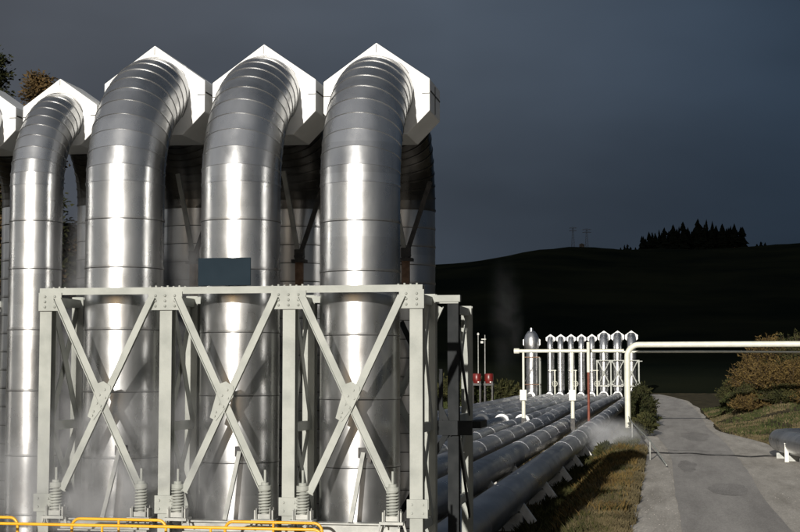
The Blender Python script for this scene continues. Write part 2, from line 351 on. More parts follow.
# fat bulbous pipe at the left of the distant row
t = empty('separator_vessel', (-17.2, FY - 2, 0), 'fat upright pipe with rounded hood and wire cage left of the distant loops', 'vessel')
mb, bd = MB(), MB()
clad_pipe(mb, bd, [(0, 0, z) for z in (-.6, 1.0, 2.2, 3.4, 4.6, 5.8, 7.0)], .80, range(1, 6)); b = mb.build('shell', M['clad'], t)
mb = MB(); mb.sweep([(0, 0, 6.2), (0, 0, 6.5), (0, 0, 7.0), (0, 0, 7.9), (0, 0, 8.5), (0, 0, 8.9), (0, 0, 9.05)], [.83, .95, 1.04, 1.04, .80, .5, .2], 24); hd = mb.build('rounded_hood', M['clad'], t)
mb = MB(); mb.sweep([(0, -.2, 8.9), (0, -.2, 9.35)], [.26, .22], 14); mb.build('top_knob', M['band'], hd)
mb = MB(); mb.prism([(x * 1.36, 7.6 + z * 1.35) for x, z in HEX], .1, .6); mb.build('collar', M['hood'], t, .02)
for sx in (-1, 1):
    for sy in (-1, 1):
        mb = MB(); mb.box((sx * 1.12, sy * 1.0, 2.4), (.1, .1, 6)); mb.build('cage_post', M['steel'], t)
mb = MB()
for z in (5.4, 1.7):
    for s in (-1, 1): mb.box((0, s * 1.0, z), (2.14, .08, .1)); mb.box((s * 1.12, 0, z), (.08, 1.9, .1))
mb.build('cage_rail', M['rust'], t)
mb = MB(); mb.bar((-.9, -1.05, 2.0), (.9, -1.05, 5.2), .07, .04); mb.build('cage_brace', M['dark'], t)
mb = MB(); mb.tube((0, 0, 1.25), (0, 0, 1.55), .80, 28); mb.build('base_ring', M['rust'], t)

# ------------------------------------------------------------------ braced steel trestles
PXS = [-9.03, -7.152, -5.284, -3.417]; PW = .185
def gusset(name, c, w_, h_, parent, nb=(2, 3), y=0):
    mb = MB(); mb.box((c[0], c[1], c[2]), (w_, .02, h_))
    for i in range(nb[0]):
        for j in range(nb[1]):
            x = c[0] + w_ * ((i + .5) / nb[0] - .5) * .85; z = c[2] + h_ * ((j + .5) / nb[1] - .5) * .85
            mb.sweep([(x, c[1] - .008, z), (x, c[1] - .026, z), (x, c[1] - .034, z)], [.022, .019, .008], 8)
    return mb.build(name, M['steel'], parent)
def spring(x, y, z0, parent):
    """spring hanger: coil with end plates, rod on top, bracket below"""
    mb = MB(); H = .34; pts = []; turns = 8; n = turns * 14
    for k in range(n + 1):
        a = 2 * PI * turns * k / n; rr = .082 if 4 < k < n - 4 else .07
        pts.append((x + rr * math.cos(a), y + rr * math.sin(a), z0 + .12 + H * k / n))
    mb.sweep(pts, .0155, 7, smooth=True); o = mb.build('spring', M['steel'], parent)
    mb = MB(); mb.tube((x, y, z0 + .11), (x, y, z0 + .46 + .01), .055, 12); mb.tube((x, y, z0 + .46), (x, y, z0 + .52), .095, 12); mb.tube((x, y, z0 + .52), (x, y, z0 + .56), .06, 12)
    mb.tube((x, y, z0 + .56), (x, y, z0 + .74), .019, 8); mb.build('spring_rod', M['steel'], o)
    mb = MB(); mb.box((x, y, z0 + .02), (.34, .26, .04)); mb.box((x, y, z0 + .08), (.17, .15, .07))
    for s in (-1, 1):
        mb.box((x + s * .13, y, z0 + .10), (.02, .15, .14)); mb.bar((x + s * .16, y - .06, z0 + .03), (x + s * .20, y - .06, z0 - .1), .03, .03)
        for q in (-.09, .09): mb.tube((x + s * .10, y + q, z0 - .05), (x + s * .10, y + q, z0 + .20), .011, 6)
    mb.build('spring_bracket', M['steel_base'], o)
BZ = 1.60
def e_last(front, i, xs_): return (not front) and i == len(xs_) - 1
def make_trestle(front=True, xs_=PXS, depth=1.2):
    t = empty('pipe_trestle'); RM = M['steel']; x0, x1 = xs_[0], xs_[-1]
    for x in xs_:
        for dy in (0, depth):
            mb = MB(); top = 5.0 if dy == 0 else 4.93      # H-section post
            mb.box((x, dy - .085, (top - .6) / 2), (PW, .016, top + .6)); mb.box((x, dy + .085, (top - .6) / 2), (PW, .016, top + .6)); mb.box((x, dy, (top - .6) / 2 - .01), (.014, .15, top + .58))
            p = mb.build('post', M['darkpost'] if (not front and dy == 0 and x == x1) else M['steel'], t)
            if dy == 0 and front:
                mb = MB(); mb.box((x + .02, -.115, 1.83), (.30, .03, .26))
                for i in (-1, 1):
                    for j in (-1, 1): mb.tube((x + .02 + i * .08, -.125, 1.83 + j * .06), (x + .02 + i * .08, -.150, 1.83 + j * .06), .018, 8)
                mb.build('base_plate', M['steel'], p)
    # side members front to back
    for x in xs_:
        for z in (4.82, 2.95, 1.55):
            mb = MB(); mb.box((x, depth / 2, z), (.10, depth - .22, .13)); mb.build('side_beam', M['steel'], t)
        for a, b in (((x, .1, 2.9), (x, depth - .1, 4.75)), ((x + .05, .1, 4.75), (x + .05, depth - .1, 2.9)), ((x, .1, 1.6), (x, depth - .1, 2.85)), ((x + .05, .1, 2.85), (x + .05, depth - .1, 1.6))):
            mb = MB(); mb.bar(a, b, .15, .014, up=(1, 0, 0)); mb.build('side_brace', M['steel'], t)
    # top beam: channel with plate edge
    mb = MB(); mb.box(((x0 + x1) / 2, .0, 4.995), (x1 - x0 + .19 - (0 if front else .5), .22, .018)); mb.box(((x0 + x1) / 2, -.104, 4.944), (x1 - x0 + .19, .014, .085)); mb.build('top_beam', M['steel'], t)
    mb = MB(); k = 0
    for x in xs_:
        if e_last(front, xs_.index(x), xs_): continue
        for i in range(7):
            if not x0 - .07 < x - .27 + i * .09 < x1 + .07: continue
            mb.tube((x - .27 + i * .09, -.02, 5.003), (x - .27 + i * .09, -.02, 5.022 + .010 * (i % 2)), .018, 6)
    mb.build('beam_bolt', M['steel'], t)['kind'] = 'stuff'
    if depth > 1: # rear top stubs reaching in to the pipes
        for x in (xs_[1:] if front else []):
            mb = MB(); mb.box((x + .26, depth - .05, 4.86), (.42, .12, .10)); mb.build('stub_arm', M['steel'], t)
    for i, x in enumerate(xs_):
        if e_last(front, i, xs_): continue
        e0, e1 = (i == 0), (i == len(xs_) - 1)
        cx = x + (.08 if e0 else -.06 if e1 else 0); ww = .36 if (e0 or e1) else .52
        gusset('gusset_plate', (cx, -.125, 4.80), ww, .27, t, (3, 3) if ww > .4 else (2, 3))
    for a, b in zip(xs_, xs_[1:]):
        tl, tr_ = (a + .20, 4.84), (b - .20, 4.84); bl, br = (a + .33, 2.02), (b - .33, 2.02)
        mb = MB(); mb.bar((tl[0], -.145, tl[1]), (br[0], -.145, br[1]), .115, .012); mb.bar((tl[0] - .052, -.165, tl[1]), (br[0] - .052, -.165, br[1]), .012, .045); mb.build('brace', M['steel'], t)
        mb = MB(); mb.bar((tr_[0], -.160, tr_[1]), (bl[0], -.160, bl[1]), .115, .012); mb.bar((tr_[0] + .052, -.18, tr_[1]), (bl[0] + .052, -.18, bl[1]), .012, .045); mb.build('brace', M['steel'], t)
        m_ = (a + b) / 2
        mb = MB(); P = [(m_ + .02, 3.62), (m_ + .13, 3.55), (m_ + .13, 3.40), (m_ - .13, 3.05), (m_ - .22, 3.10), (m_ - .13, 3.42), (m_ - .10, 3.58)]
        mb.prism(list(reversed(P)), -.18, -.170)
        for q in ((.04, 3.5), (-.04, 3.42), (.05, 3.38), (-.08, 3.30), (-.02, 3.26), (-.13, 3.18), (-.15, 3.12)):
            mb.tube((m_ + q[0], -.178, q[1]), (m_ + q[0], -.200, q[1]), .017, 7)
        mb.build('crossing_plate', M['steel'], t)
        if front:
            mb = MB(); mb.box((m_, -.02, BZ), (b - a - .5, .20, .02)); mb.box((m_, -.02, BZ - .16), (b - a - .5, .20, .02)); mb.box((m_, .0, BZ - .08), (b - a - .5, .02, .14)); mb.build('base_beam', M['steel_base'], t)
            for sx in (a + .23, b - .33): spring(sx, -.14, BZ + .012, t)
            lx = m_ + .08
            mb = MB(); mb.bar((lx, .34, 2.58), (lx - .11, -.02, BZ + .01), .06, .05); st = mb.build('stay', M['steel_base'], t)
            mb = MB(); mb.box((lx, .44, 2.58), (.17, .14, .15)); mb.box((lx + .09, .40, 2.50), (.05, .12, .12)); mb.build('lug', M['dark'], st)
    return t
tw = make_trestle(); tw.location = (0, 20.5, 0)
tag(tw, 'pale green grey steel trestle with crossed braces and springs in front of the near loops', 'steel trestle', 'steel trestles')
rx = [-12.4, -10.9] + PXS
tr2 = make_trestle(False, rx, 1.7); tr2.location = (0, 24.35 - .1, 0)
# the rear trestle carries the rear risers: shadowed steel behind the front one
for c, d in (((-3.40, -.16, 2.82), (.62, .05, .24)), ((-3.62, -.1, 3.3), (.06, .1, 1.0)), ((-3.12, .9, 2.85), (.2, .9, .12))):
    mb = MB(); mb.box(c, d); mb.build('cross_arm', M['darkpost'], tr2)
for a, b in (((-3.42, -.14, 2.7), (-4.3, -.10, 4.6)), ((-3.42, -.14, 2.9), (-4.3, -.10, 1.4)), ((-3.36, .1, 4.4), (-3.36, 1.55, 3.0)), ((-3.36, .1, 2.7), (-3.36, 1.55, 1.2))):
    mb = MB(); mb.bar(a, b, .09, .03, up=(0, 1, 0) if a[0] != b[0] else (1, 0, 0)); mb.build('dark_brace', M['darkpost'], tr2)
tag(tr2, 'shadowed steel trestle behind the near pipe loops, seen right of the front trestle', 'steel trestle', 'steel trestles')
place_copy(tw, (.60, FY - 1.0, 0), 'white braced trestle in front of the distant large loops beside the road')
far = bpy.data.objects[-1]

# V struts between the loops, on short rusty posts
vs_proto = None
for k, x in enumerate((-7.93, -6.05, -4.20)):
    if vs_proto is None:
        t = empty('v_strut'); vs_proto = t
        mb = MB(); mb.box((0, 0, -.30), (.12, .12, .60)); mb.build('rusty_stub', M['rust'], t)
        mb = MB(); mb.box((0, 0, 0.02), (.24, .2, .05)); mb.tube((0, -.08, .10), (0, .08, .10), .08, 12); mb.box((0, 0, .17), (.16, .1, .1)); mb.build('clevis', M['dark'], t)
        mb = MB(); mb.bar((-.02, 0, .15), (-.24, -.2, 1.55), .075, .05); mb.build('strut', M['steel_base'], t)
        mb = MB(); mb.bar((.02, 0, .15), (.40, .10, 1.35), .075, .05); mb.build('strut', M['dark'], t)
    else: t = copy_tree(vs_proto)
    t.location = (x, 24.05, 5.62)
    tag(t, ['V shaped stay on a rusty stub between the left and middle large loops', 'V shaped stay on a rusty stub between the middle and right large loops', 'V shaped stay on a rusty stub right of the rightmost near loop'][k], 'pipe stay', 'V shaped pipe stays')

# blank slate blue plate standing on the beam
t = empty('sign_plate', (-6.26, 20.40, 5.01), 'blank slate blue rectangular plate standing on the trestle beam', 'sign plate')
mb = MB(); mb.box((0, 0, .21), (.80, .03, .41)); mb.build('plate', M['slate'], t, .01)
mb = MB(); mb.box((-.3, .04, .2), (.05, .04, .4)); mb.box((.3, .04, .2), (.05, .04, .4)); mb.build('bracket', M['steel_base'], t)

# ------------------------------------------------------------------ yellow railings
def round_rail(x0, x1, ztop, zb, r=.021, rc=.12):
    pts = [(x0, 0, zb)]
    for k in range(7):
        a = PI / 2 * k / 6; pts.append((x0 + rc - rc * math.cos(a), 0, ztop - rc + rc * math.sin(a)))
    for k in range(7):
        a = PI / 2 * k / 6; pts.append((x1 - rc + rc * math.sin(a), 0, ztop - rc + rc * math.cos(a)))
    pts.append((x1, 0, zb)); return pts
def railing(name, x0, x1, y, label, posts):
    t = empty(name, ((x0 + x1) / 2, y, .62), label, 'railing', 'yellow railings'); c = (x0 + x1) / 2
    mb = MB(); mb.sweep(round_rail(x0 - c, x1 - c, 1.04, 0), .021, 10); mb.build('top_rail', M['yellow'], t)
    mb = MB(); mb.tube((x0 - c, 0, .55), (x1 - c, 0, .55), .018, 8); mb.build('knee_rail', M['yellow'], t)
    for k in range(posts):
        x = x0 - c + (x1 - x0) * (k + 1) / (posts + 1); mb = MB(); mb.tube((x, 0, 0), (x, 0, 1.03), .018, 8); mb.build('rail_post', M['yellow'], t)
railing('handrail', -12.2, -9.16, 19.85, 'short yellow railing with rounded end at the far left', 2)
railing('handrail', -8.33, -6.92, 19.85, 'yellow hoop railing in front of the left trestle bay', 1)
railing('handrail', -6.05, -4.65, 19.85, 'yellow hoop railing in front of the middle trestle bay', 1)
railing('handrail', -12.2, -4.46, 19.05, 'long yellow rail running along the nearer edge of the walkway', 4)
t = empty('walkway', (-8.3, 19.45, 0), 'steel grating walkway below the yellow rails', 'walkway')
mb = MB(); mb.box((0, 0, .57), (7.9, 1.0, .06)); mb.build('deck', M['steel_base'], t)
for x in (-3.7, 0, 3.7):
    mb = MB(); mb.box((x, 0, -.1), (.14, .14, 1.28)); mb.build('leg', M['steel_base'], t)

# ------------------------------------------------------------------ ground mains between the two rows
NEARX = [-4.38, -6.25, -8.12, -9.70, -11.14, -12.58, -14.0, -15.42, -16.8]
FARX = FBIG + FSM + [-17.2]
LAB = ['weathered steam main nearest the road, resting on the row of slanted concrete blocks', 'second steam main in from the road', 'third steam main from the road, the one with a gentle kink near the supports', 'slim main with a white hoop beside the left header support', 'slim main with the middle of the three white hoops', 'slim main with the leftmost white hoop', 'seventh steam main from the road, behind the white hoops', 'eighth steam main from the road, second from the outside', 'outermost steam main, farthest from the road, leading to the bulbous vessel']
PZ = .15
def px_at(k, y):
    a, b = NEARX[k], FARX[k]; t = (y - 25) / (FY - 25)
    x = a + (b - a) * t
    if k == 2: x += .55 * ss(125, 138, y) - .55 * ss(170, 196, y) - .5 * ss(95, 125, y) + .5 * ss(150, 190, y)
    if k == 1: x += -.25 * ss(80, 120, y) + .25 * ss(150, 190, y)
    return x
for k in range(9):
    r = .50 if k < 3 else (.38 if k < 8 else .42)
    t = empty('steam_main', (0, 0, 0), LAB[k], 'steam pipe', 'steam mains on the ground')
    mb, bd = MB(), MB(); pts = []; y = 26.0; sm = []
    yend = FY - 1.6 if k < 8 else FY - 3
    while y < yend: pts.append((px_at(k, y), y, PZ)); y += 1.5 if y < 110 else 3
    seams = range(1, len(pts), 1)
    clad_pipe(mb, bd, pts, r, [i for i in seams if i % 4 == 1], n=28, lip=.004, bw=.02)
    o = mb.build('casing', M['clad_ground'], t)
    # mitred rise at the far row with white collar
    mb = MB(); c = Vector((px_at(k, yend), yend - .2, PZ)); mb.sweep([c, c + Vector((0, .30, 0))], [r + .14, r + .14], 22); mb.build('end_collar', M['hood'], t, .01)
    if 3 <= k <= 5:
        yy = 101.0
        for dy, rr, wd in ((0, .15, .32), (.75, .12, .14)):
            mb = MB(); c = Vector((px_at(k, yy + dy), yy + dy, PZ)); mb.tube(c, c + Vector((0, wd, 0)), r + rr, 26); mb.build('hoop', M['hood'], t)
    # saddles
# slanted concrete supports
sp = None; cnt = 0
for k in (0, 1, 2):
    for i in range(7):
        y = 33.5 + 8 * i
        if k and i > 3: continue
        if sp is None:
            t = empty('pipe_support'); sp = t; mb = MB()
            mb.box((0, 0, -.02), (.9, .34, .30)); mb.box((0, 0, -.40), (.9, .4, .5)); mb.build('saddle', M['concrete'], t, .015)
            for s in (-1, 1):
                mb = MB(); mb.bar((s * .38, 0, .34), (s * .74, 0, -.16), .23, .22); mb.build('slanted_leg', M['concrete'], t, .012)
        else: t = copy_tree(sp)
        t.location = (px_at(k, y), y, PZ - .55)
        wh = ['outermost main', 'second main', 'third main'][k]
        nth = ['nearest the camera', 'second from the camera', 'third from the camera', 'fourth from the camera', 'fifth from the camera', 'sixth from the camera', 'seventh from the camera'][i]
        tag(t, 'pale slanted concrete support under the %s, %s' % (wh if k else 'roadside main', nth), 'pipe support', 'concrete pipe supports')

# ------------------------------------------------------------------ header pipe, road crossing pipe, supports
HY = 91.5
def hx(px): # bearing to X at the header
    return (px - 660) / 1486 * HY
t = empty('header_pipe', (0, HY, 4.93), 'long pale horizontal pipe on two posts running across the mains and over the road', 'pipe')
mb, bd = MB(), MB(); mb.sweep([(-8.75, 0, 0), (-2.2, 0, .0)], .11, 18); o = mb.build('pipe', M['cream'], t)
mb = MB(); mb.tube((-9.05, 0, 0), (-8.72, 0, 0), .17, 18); mb.build('end_flange', M['cream'], t)
mb = MB(); mb.sweep([(-2.3 + k * 1.3, 0, .0 -.07 + .05 * math.sin(PI * min(k / 12, 1)) - .010 * k) for k in range(18)], .07, 12); mb.build('thin_pipe', M['cream'], t)
for x in (-8.47, -5.40):
    mb = MB(); mb.tube((x, 0, -4.2), (x, 0, -.09), .075, 12); s = mb.build('support', M['cream'], t)
    mb = MB(); mb.box((x, -.2, -2.76), (.42, .22, .66)); mb.build('junction_box', M['white'], s, .02)
    mb = MB(); mb.tube((x, 0, -4.2), (x, 0, -3.0), .12, 14); mb.build('sleeve', M['cream'], s)
    mb = MB(); mb.box((x, 0, -4.96), (.26, .26, 1.5)); mb.build('pedestal', M['dark'], s)
t = empty('crossing_pipe', (-1.95, 89.2, 0), 'thick cream pipe standing beside the road and bending right over it', 'pipe')
pts = [(0, 0, -.4), (0, 0, 2), (0, 0, 4.55)]
for k in range(1, 9):
    a = PI / 2 * k / 8; pts.append((.72 - .72 * math.cos(a), 0, 4.55 + .72 * math.sin(a)))
pts.append((20, 0, 5.30)); mb = MB(); mb.sweep(pts, .172, 24); mb.build('pipe', M['cream'], t)
mb = MB(); mb.tube((0, 0, -.3), (0, 0, .1), .28, 20); mb.build('foot_flange', M['cream'], t)
mb = MB(); mb.box((20, 0, 2.5), (.3, .3, 5.1)); mb.build('far_support', M['cream'], t)
t = empty('marker_post', (-4.36, 90.5, 0), 'red brown post with a white upper end standing among the mains', 'post')
mb = MB(); mb.tube((0, 0, .45), (0, 0, 3.6), .08, 12); mb.build('lower_post', M['redrust'], t)
mb = MB(); mb.tube((0, 0, 3.6), (0, 0, 5.45), .10, 12); mb.build('upper_post', M['cream'], t)

# pipework between the slim distant loops
for k, x in enumerate((-14.1, -11.3, -8.4)):
    t = empty('valve_stand', (x, FY - 1.5, -.6), ['small white valve stand between bulbous vessel and slim loops', 'small white valve stand among the slim distant loops', 'small white valve stand left of the distant trestle'][k], 'valve', 'valve stands in the distant row')
    mb = MB(); mb.tube((0, 0, 0), (0, 0, 4.3), .09, 8); mb.tube((-.9, 0, 4.2), (.2, 0, 4.2), .06, 8); mb.build('stand_pipe', M['cream'], t)
    mb = MB()
    for q in range(12):
        a, b = 2 * PI * q / 12, 2 * PI * (q + 1) / 12; mb.tube((.35 * math.cos(a), -.15, 2.4 + .35 * math.sin(a)), (.35 * math.cos(b), -.15, 2.4 + .35 * math.sin(b)), .035, 6)
    mb.tube((-.35, -.15, 2.4), (.35, -.15, 2.4), .025, 6); mb.build('hand_wheel', M['cream'], t)

# ------------------------------------------------------------------ roadside pipe on the right
t = empty('roadside_pipe', (4.85, 65.5, 0), 'grey pipe bending round at the right edge beyond the gravel', 'pipe')
P0 = [(7.0, 4.5, .74), (4.2, 2.6, .74), (1.6, .95, .74)]
import itertools
pts = [Vector((9.0, 1.6, .74)), Vector((5.0, 1.2, .74)), Vector((2.2, .9, .74)), Vector((1.2, .65, .74)), Vector((.55, .25, .74)), Vector((.22, -.4, .74)), Vector((.2, -1.2, .74)), Vector((.35, -2.4, .74)), Vector((.75, -5, .74)), Vector((1.4, -9, .74)), Vector((2.4, -15, .74))]
mb, bd = MB(), MB()
def clad_flat(mb, bd, pts, r, n=28):
    bd = mb; k = len(pts)
    rings = []
    for i in range(k):
        d = (pts[min(i + 1, k - 1)] - pts[max(0, i - 1)]).normalized(); u = Vector((0, 0, 1)); wv = d.cross(u).normalized()
        rings.append([pts[i] + (u * math.cos(2 * PI * j / n) + wv * math.sin(2 * PI * j / n)) * r for j in range(n)])
        bd.sweep([pts[i] - d * .02, pts[i] + d * .02], r + .01, n, False)
    q = [(j, (j + 1) % n, (j + 1) % n + n, j + n) for j in range(n)]
    for a, b in zip(rings, rings[1:]): mb.add(a + b, q, True)
clad_flat(mb, bd, pts, .47); o = mb.build('casing', M['clad_rear'], t)
for p in ((.25, -1.6), (.52, -3.4), (.85, -5.6), (1.3, -8.4), (1.9, -12)):
    mb = MB(); mb.box((p[0], p[1], .13), (.55, .14, .24)); mb.build('foot', M['steel_base'], t)
t = empty('short_post', (5.05, 61.5, 0), 'short white post standing in front of the bending grey pipe', 'post')
mb = MB(); mb.box((0, 0, .35), (.16, .12, .8)); mb.build('post_body', M['white'], t, .01)
mb = MB(); mb.box((0, 0, .765), (.19, .15, .03)); mb.build('cap', M['white'], t)

# hose across the road
pts = []
for k in range(70):
    f = k / 69; x = -.6 + 5.8 * f; y = 66.2 - 1.6 * f + .5 * math.sin(f * 7) + .25 * math.sin(f * 23)
    pts.append((x, y, .055))
mb = MB(); mb.sweep(pts, .028, 6); tag(mb.build('hose', M['hose']), 'thin black hose snaking across the road to the short white post', 'hose')
# handrail beside the steam
t = empty('roadside_handrail', (-.55, 66, 0), 'thin grey handrail sloping down through the steam beside the road', 'railing')
for x, y, h in ((-.9, 10, 1.05), (.1, -4.2, .85)):
    mb = MB(); mb.tube((x, y, -.4), (x, y, h), .035, 8); mb.build('rail_post', M['steel_base'], t)
mb = MB(); mb.sweep([(-1.2, 16, 1.15), (-.9, 10, 1.05), (.1, -4.2, .82), (.75, -9, .12)], .03, 8); mb.build('rail', M['steel'], t)

# ------------------------------------------------------------------ red drums and lamp poles beyond the mains
for k, (px, w_) in enumerate(((474.5, 1.0), (487, 1.05))):
    x = (px - 660) / 1486 * 165
    t = empty('red_drum', (x, 165, .0), ['red drum on a dark stand, half hidden by the trestle', 'red drum on a dark stand, the one clear of the trestle'][k], 'drum', 'red drums on stands')
    mb = MB(); mb.sweep([(0, 0, 2.15), (0, 0, 2.22), (0, 0, 3.2), (0, 0, 3.28)], [.44, .5, .5, .44], 24); d = mb.build('drum_body', M['red'], t)
    mb = MB(); mb.tube((.22, -.52, 2.32), (.22, -.44, 2.32), .07, 12); mb.build('bung', M['white'], d)
    for sx in (-1, 1):
        for sy in (-1, 1): mb = MB(); mb.box((sx * .42, sy * .5, 1.1), (.16, .16, 2.6)); mb.build('stand_leg', M['dark'], t)
    mb = MB(); mb.box((0, 0, 2.05), (1.1, 1.3, .25)); mb.build('stand_frame', M['dark'], t)
for k, (px, top) in enumerate(((476, 8.1), (483, 7.8))):
    x = (px - 660) / 1486 * 170
    t = empty('utility_pole', (x, 170, 0), ['thin grey pole rising behind the left red drum', 'thin grey pole with small crossarm behind the right red drum'][k], 'pole', 'thin poles behind the drums')
    mb = MB(); mb.tube((0, 0, -.5), (0, 0, top), .07, 10, .05); mb.build('pole', M['steel_base'], t)
    mb = MB()
    if k: mb.box((-.15, 0, top - .5), (.55, .12, .10)); mb.box((-.35, 0, top - .85), (.3, .2, .25))
    else: mb.box((0, 0, top - .2), (.22, .16, .2))
    mb.build('pole_head', M['steel_base'], t)

# ------------------------------------------------------------------ vegetation
def leaves(mb, c, rad, n, size, flat=1.0, rnd=random, up=.0, gaps=.0, seed=0):
    for _ in range(n):
        while True:
            p = Vector((rnd.uniform(-1, 1), rnd.uniform(-1, 1), rnd.uniform(-1, 1)))
            if p.length > 1: continue
            if noise.noise(p * 2.3 + Vector((seed, seed * 2.1, 0))) < gaps: 
                if rnd.random() < .85: continue
            break
        q = Vector(c) + Vector((p.x * rad[0], p.y * rad[1], p.z * rad[2]))
        d = Vector((rnd.uniform(-1, 1), rnd.uniform(-1, 1), rnd.uniform(-1 + up, 1))).normalized()
        e_ = d.cross(Vector((rnd.uniform(-1, 1), rnd.uniform(-1, 1), rnd.uniform(-1, 1)))).normalized()
        s = size * rnd.uniform(.6, 1.4)
        mb.add([q - e_ * s * .35, q + d * s * .5 - e_ * s * .25 , q + d * s, q + d * s * .5 + e_ * s * .4], [(0, 1, 2, 3)])
def conifer(name, x, y, h, rbase, m, label, n=2600, group=None, lean=0, ragged=.25, z0=None):
    z0 = ground(x, y) if z0 is None else z0
    t = empty(name, (x, y, z0), label, 'tree', group)
    mb = MB(); mb.sweep([(0, 0, -.3), (0, 0, h * .5), (lean, 0, h * .97)], [h * .022, h * .014, .03], 8)
    limbs = []
    for k in range(int(h * 2.4)):
        z = h * (.12 + .85 * (k + .5) / int(h * 2.4)); a = k * 2.4; L_ = rbase * (1 - z / h) ** .8 * random.uniform(1 - ragged * 1.6, 1.15)
        e_ = Vector((math.cos(a) * L_, math.sin(a) * L_, z + L_ * random.uniform(-.1, .25))); limbs.append((Vector((0, 0, z)), e_)); mb.sweep([(0, 0, z), e_], [.06, .015], 5)
    mb.build('trunk', M['bark'], t); mb = MB()
    for k in range(n):
        a, b = random.choice(limbs[:]) ; f = random.random() ** .6; p = a.lerp(b, f); s = .15 * random.uniform(.5, 1.5)
        j = Vector((random.gauss(0, .28), random.gauss(0, .28), random.gauss(-.08, .18)))
        d = ((b - a).normalized() + Vector((random.gauss(0, .6), random.gauss(0, .6), random.gauss(0, .4)))).normalized(); e_ = d.cross(Vector((random.gauss(0, 1), random.gauss(0, 1), 1))).normalized()
        q = p + j; mb.add([q - e_ * s * .3, q + d * s * .6 - e_ * s * .3, q + d * s * 1.3, q + d * s * .5 + e_ * s * .35], [(0, 1, 2, 3)])
    mb.build('crown', m, t); return t
conifer('conifer', -31.2, 64, 20.0, 3.4, M['needles'], 'tall dark green conifer at the very left edge above the slim loops', 26000)
conifer('autumn_tree', -27.9, 62, 18.6, 3.4, M['autumn'], 'brown autumn tree with feathery top above the slim loops', 26000, ragged=.5)
conifer('autumn_tree', -30.6, 65, 17.4, 3.4, M['autumn'], 'lower brown tree between the dark conifer and the feathery autumn tree', 18000, ragged=.5)
conifer('conifer', -25.3, 66, 13.6, 3.0, M['needles'], 'dark conifer behind the gap left of the large loops', 12000, ragged=.4)
conifer('conifer', -22.2, 72, 12.0, 3.0, M['needles'], 'dark conifer seen through the gap between the left and middle large loops', 10000, ragged=.4)
conifer('autumn_tree', -17.5, 76, 10.0, 2.6, M['needles'], 'dark tree seen through the gap between the middle and right large loops', 9000, ragged=.4)

for k, (x, y, h) in enumerate(((-26.9, 61, 12.6), (-25.4, 64, 12.0), (-23.9, 60, 12.2), (-21.8, 63, 11.5), (-20.2, 60, 11.8), (-18.6, 65, 11.2), (-16.6, 61, 11.0), (-15.2, 63, 10.6), (-13.4, 61, 9.6))):
    conifer('conifer', x, y, h, 2.6, M['needles'], 'dark conifer glimpsed between the risers of the near pipe loops', 9000, 'dark conifers behind the near loops', ragged=.3)
# dark shrubs behind the tower at ground level
def shrub(x, y, rad, m, label, n, size=.22, group=None, seed=0, up=.4, cat='shrub'):
    z = ground(x, y); t = empty('shrub', (x, y, z), label, cat, group)
    mb = MB(); st = MB()
    for k in range(9):
        a = k * 2.4; fx, fy = math.cos(a) * rad[0] * .6 * random.random(), math.sin(a) * rad[1] * .6 * random.random(); hz_ = rad[2] * random.uniform(.5, 1.15)
        st.sweep([(fx * .3, fy * .3, -.1), (fx, fy, hz_)], [.04, .012], 5)
        leaves(mb, (fx, fy, hz_ * .62), (rad[0] * .5, rad[1] * .5, hz_ * .62), n // 9, size, up=up, gaps=.06, seed=seed + k)
    rn = random.Random(seed + 5)
    for k in range(110):          # twigs that break the outline, each with its own leaves
        a = rn.uniform(0, 2 * PI); e_ = rn.uniform(.15, 1.5); f = rn.uniform(.85, 1.28)
        tip = Vector((math.cos(a) * math.cos(e_) * rad[0] * f, math.sin(a) * math.cos(e_) * rad[1] * f, .1 + math.sin(e_) * rad[2] * f * 1.1)); b0 = tip * .45
        st.sweep([b0, tip], [.014, .005], 4)
        for q in range(16):
            p = b0.lerp(tip, rn.uniform(.3, 1.05)) + Vector((rn.gauss(0, .05), rn.gauss(0, .05), rn.gauss(0, .05)))
            d = ((tip - b0).normalized() + Vector((rn.gauss(0, .8), rn.gauss(0, .8), rn.gauss(0, .6)))).normalized(); w_ = d.cross(Vector((rn.gauss(0, 1), rn.gauss(0, 1), .5))).normalized(); z_ = size * rn.uniform(.8, 2.0)
            mb.add([p - w_ * z_ * .18, p + d * z_ * .6 - w_ * z_ * .2, p + d * z_ * 1.2, p + d * z_ * .5 + w_ * z_ * .22], [(0, 1, 2, 3)])
    st.build('stem', M['bark'], t); mb.build('foliage', m, t)
    return t
bank = [(5.1, 109, (.7, 1.4, .8), 'green', 'low green bush where the bank begins beside the road'), (6.0, 106, (1.0, 1.6, 1.1), 'gorse', 'low olive shrub nearest the road on the right bank'),
        (6.5, 109, (1.4, 2, 1.5), 'bracken', 'russet shrub on the left shoulder of the right bank'), (7.6, 106, (1.5, 2.2, 1.5), 'bracken', 'russet bracken clump in the middle of the right bank'),
        (9.0, 105, (1.6, 2.2, 1.6), 'bracken', 'russet bracken clump at the right edge behind the grey pipe'), (8.0, 111, (1.7, 2.2, 1.9), 'bracken', 'russet bracken on top of the bank just below the thick cream pipe'),
        (9.8, 110, (1.8, 2.4, 2.1), 'gorse', 'tall olive scrub at the top right of the bank'), (6.3, 103.5, (1.2, 1.4, .8), 'bracken', 'low russet bracken at the foot of the right bank'),
        (10.9, 106, (1.7, 2.2, 1.7), 'bracken', 'russet bracken cut by the right edge of the photo'), (8.3, 102.5, (1.5, 1.3, .9), 'gorse', 'low olive clump at the foot of the bank, right of the low russet one'),
        (5.6, 112, (1.2, 1.8, 1.3), 'gorse', 'dark olive shrub on the upper left edge of the bank'), (10.2, 102, (1.5, 1.3, 1.0), 'bracken', 'low russet clump at the foot of the bank beside the right edge')]
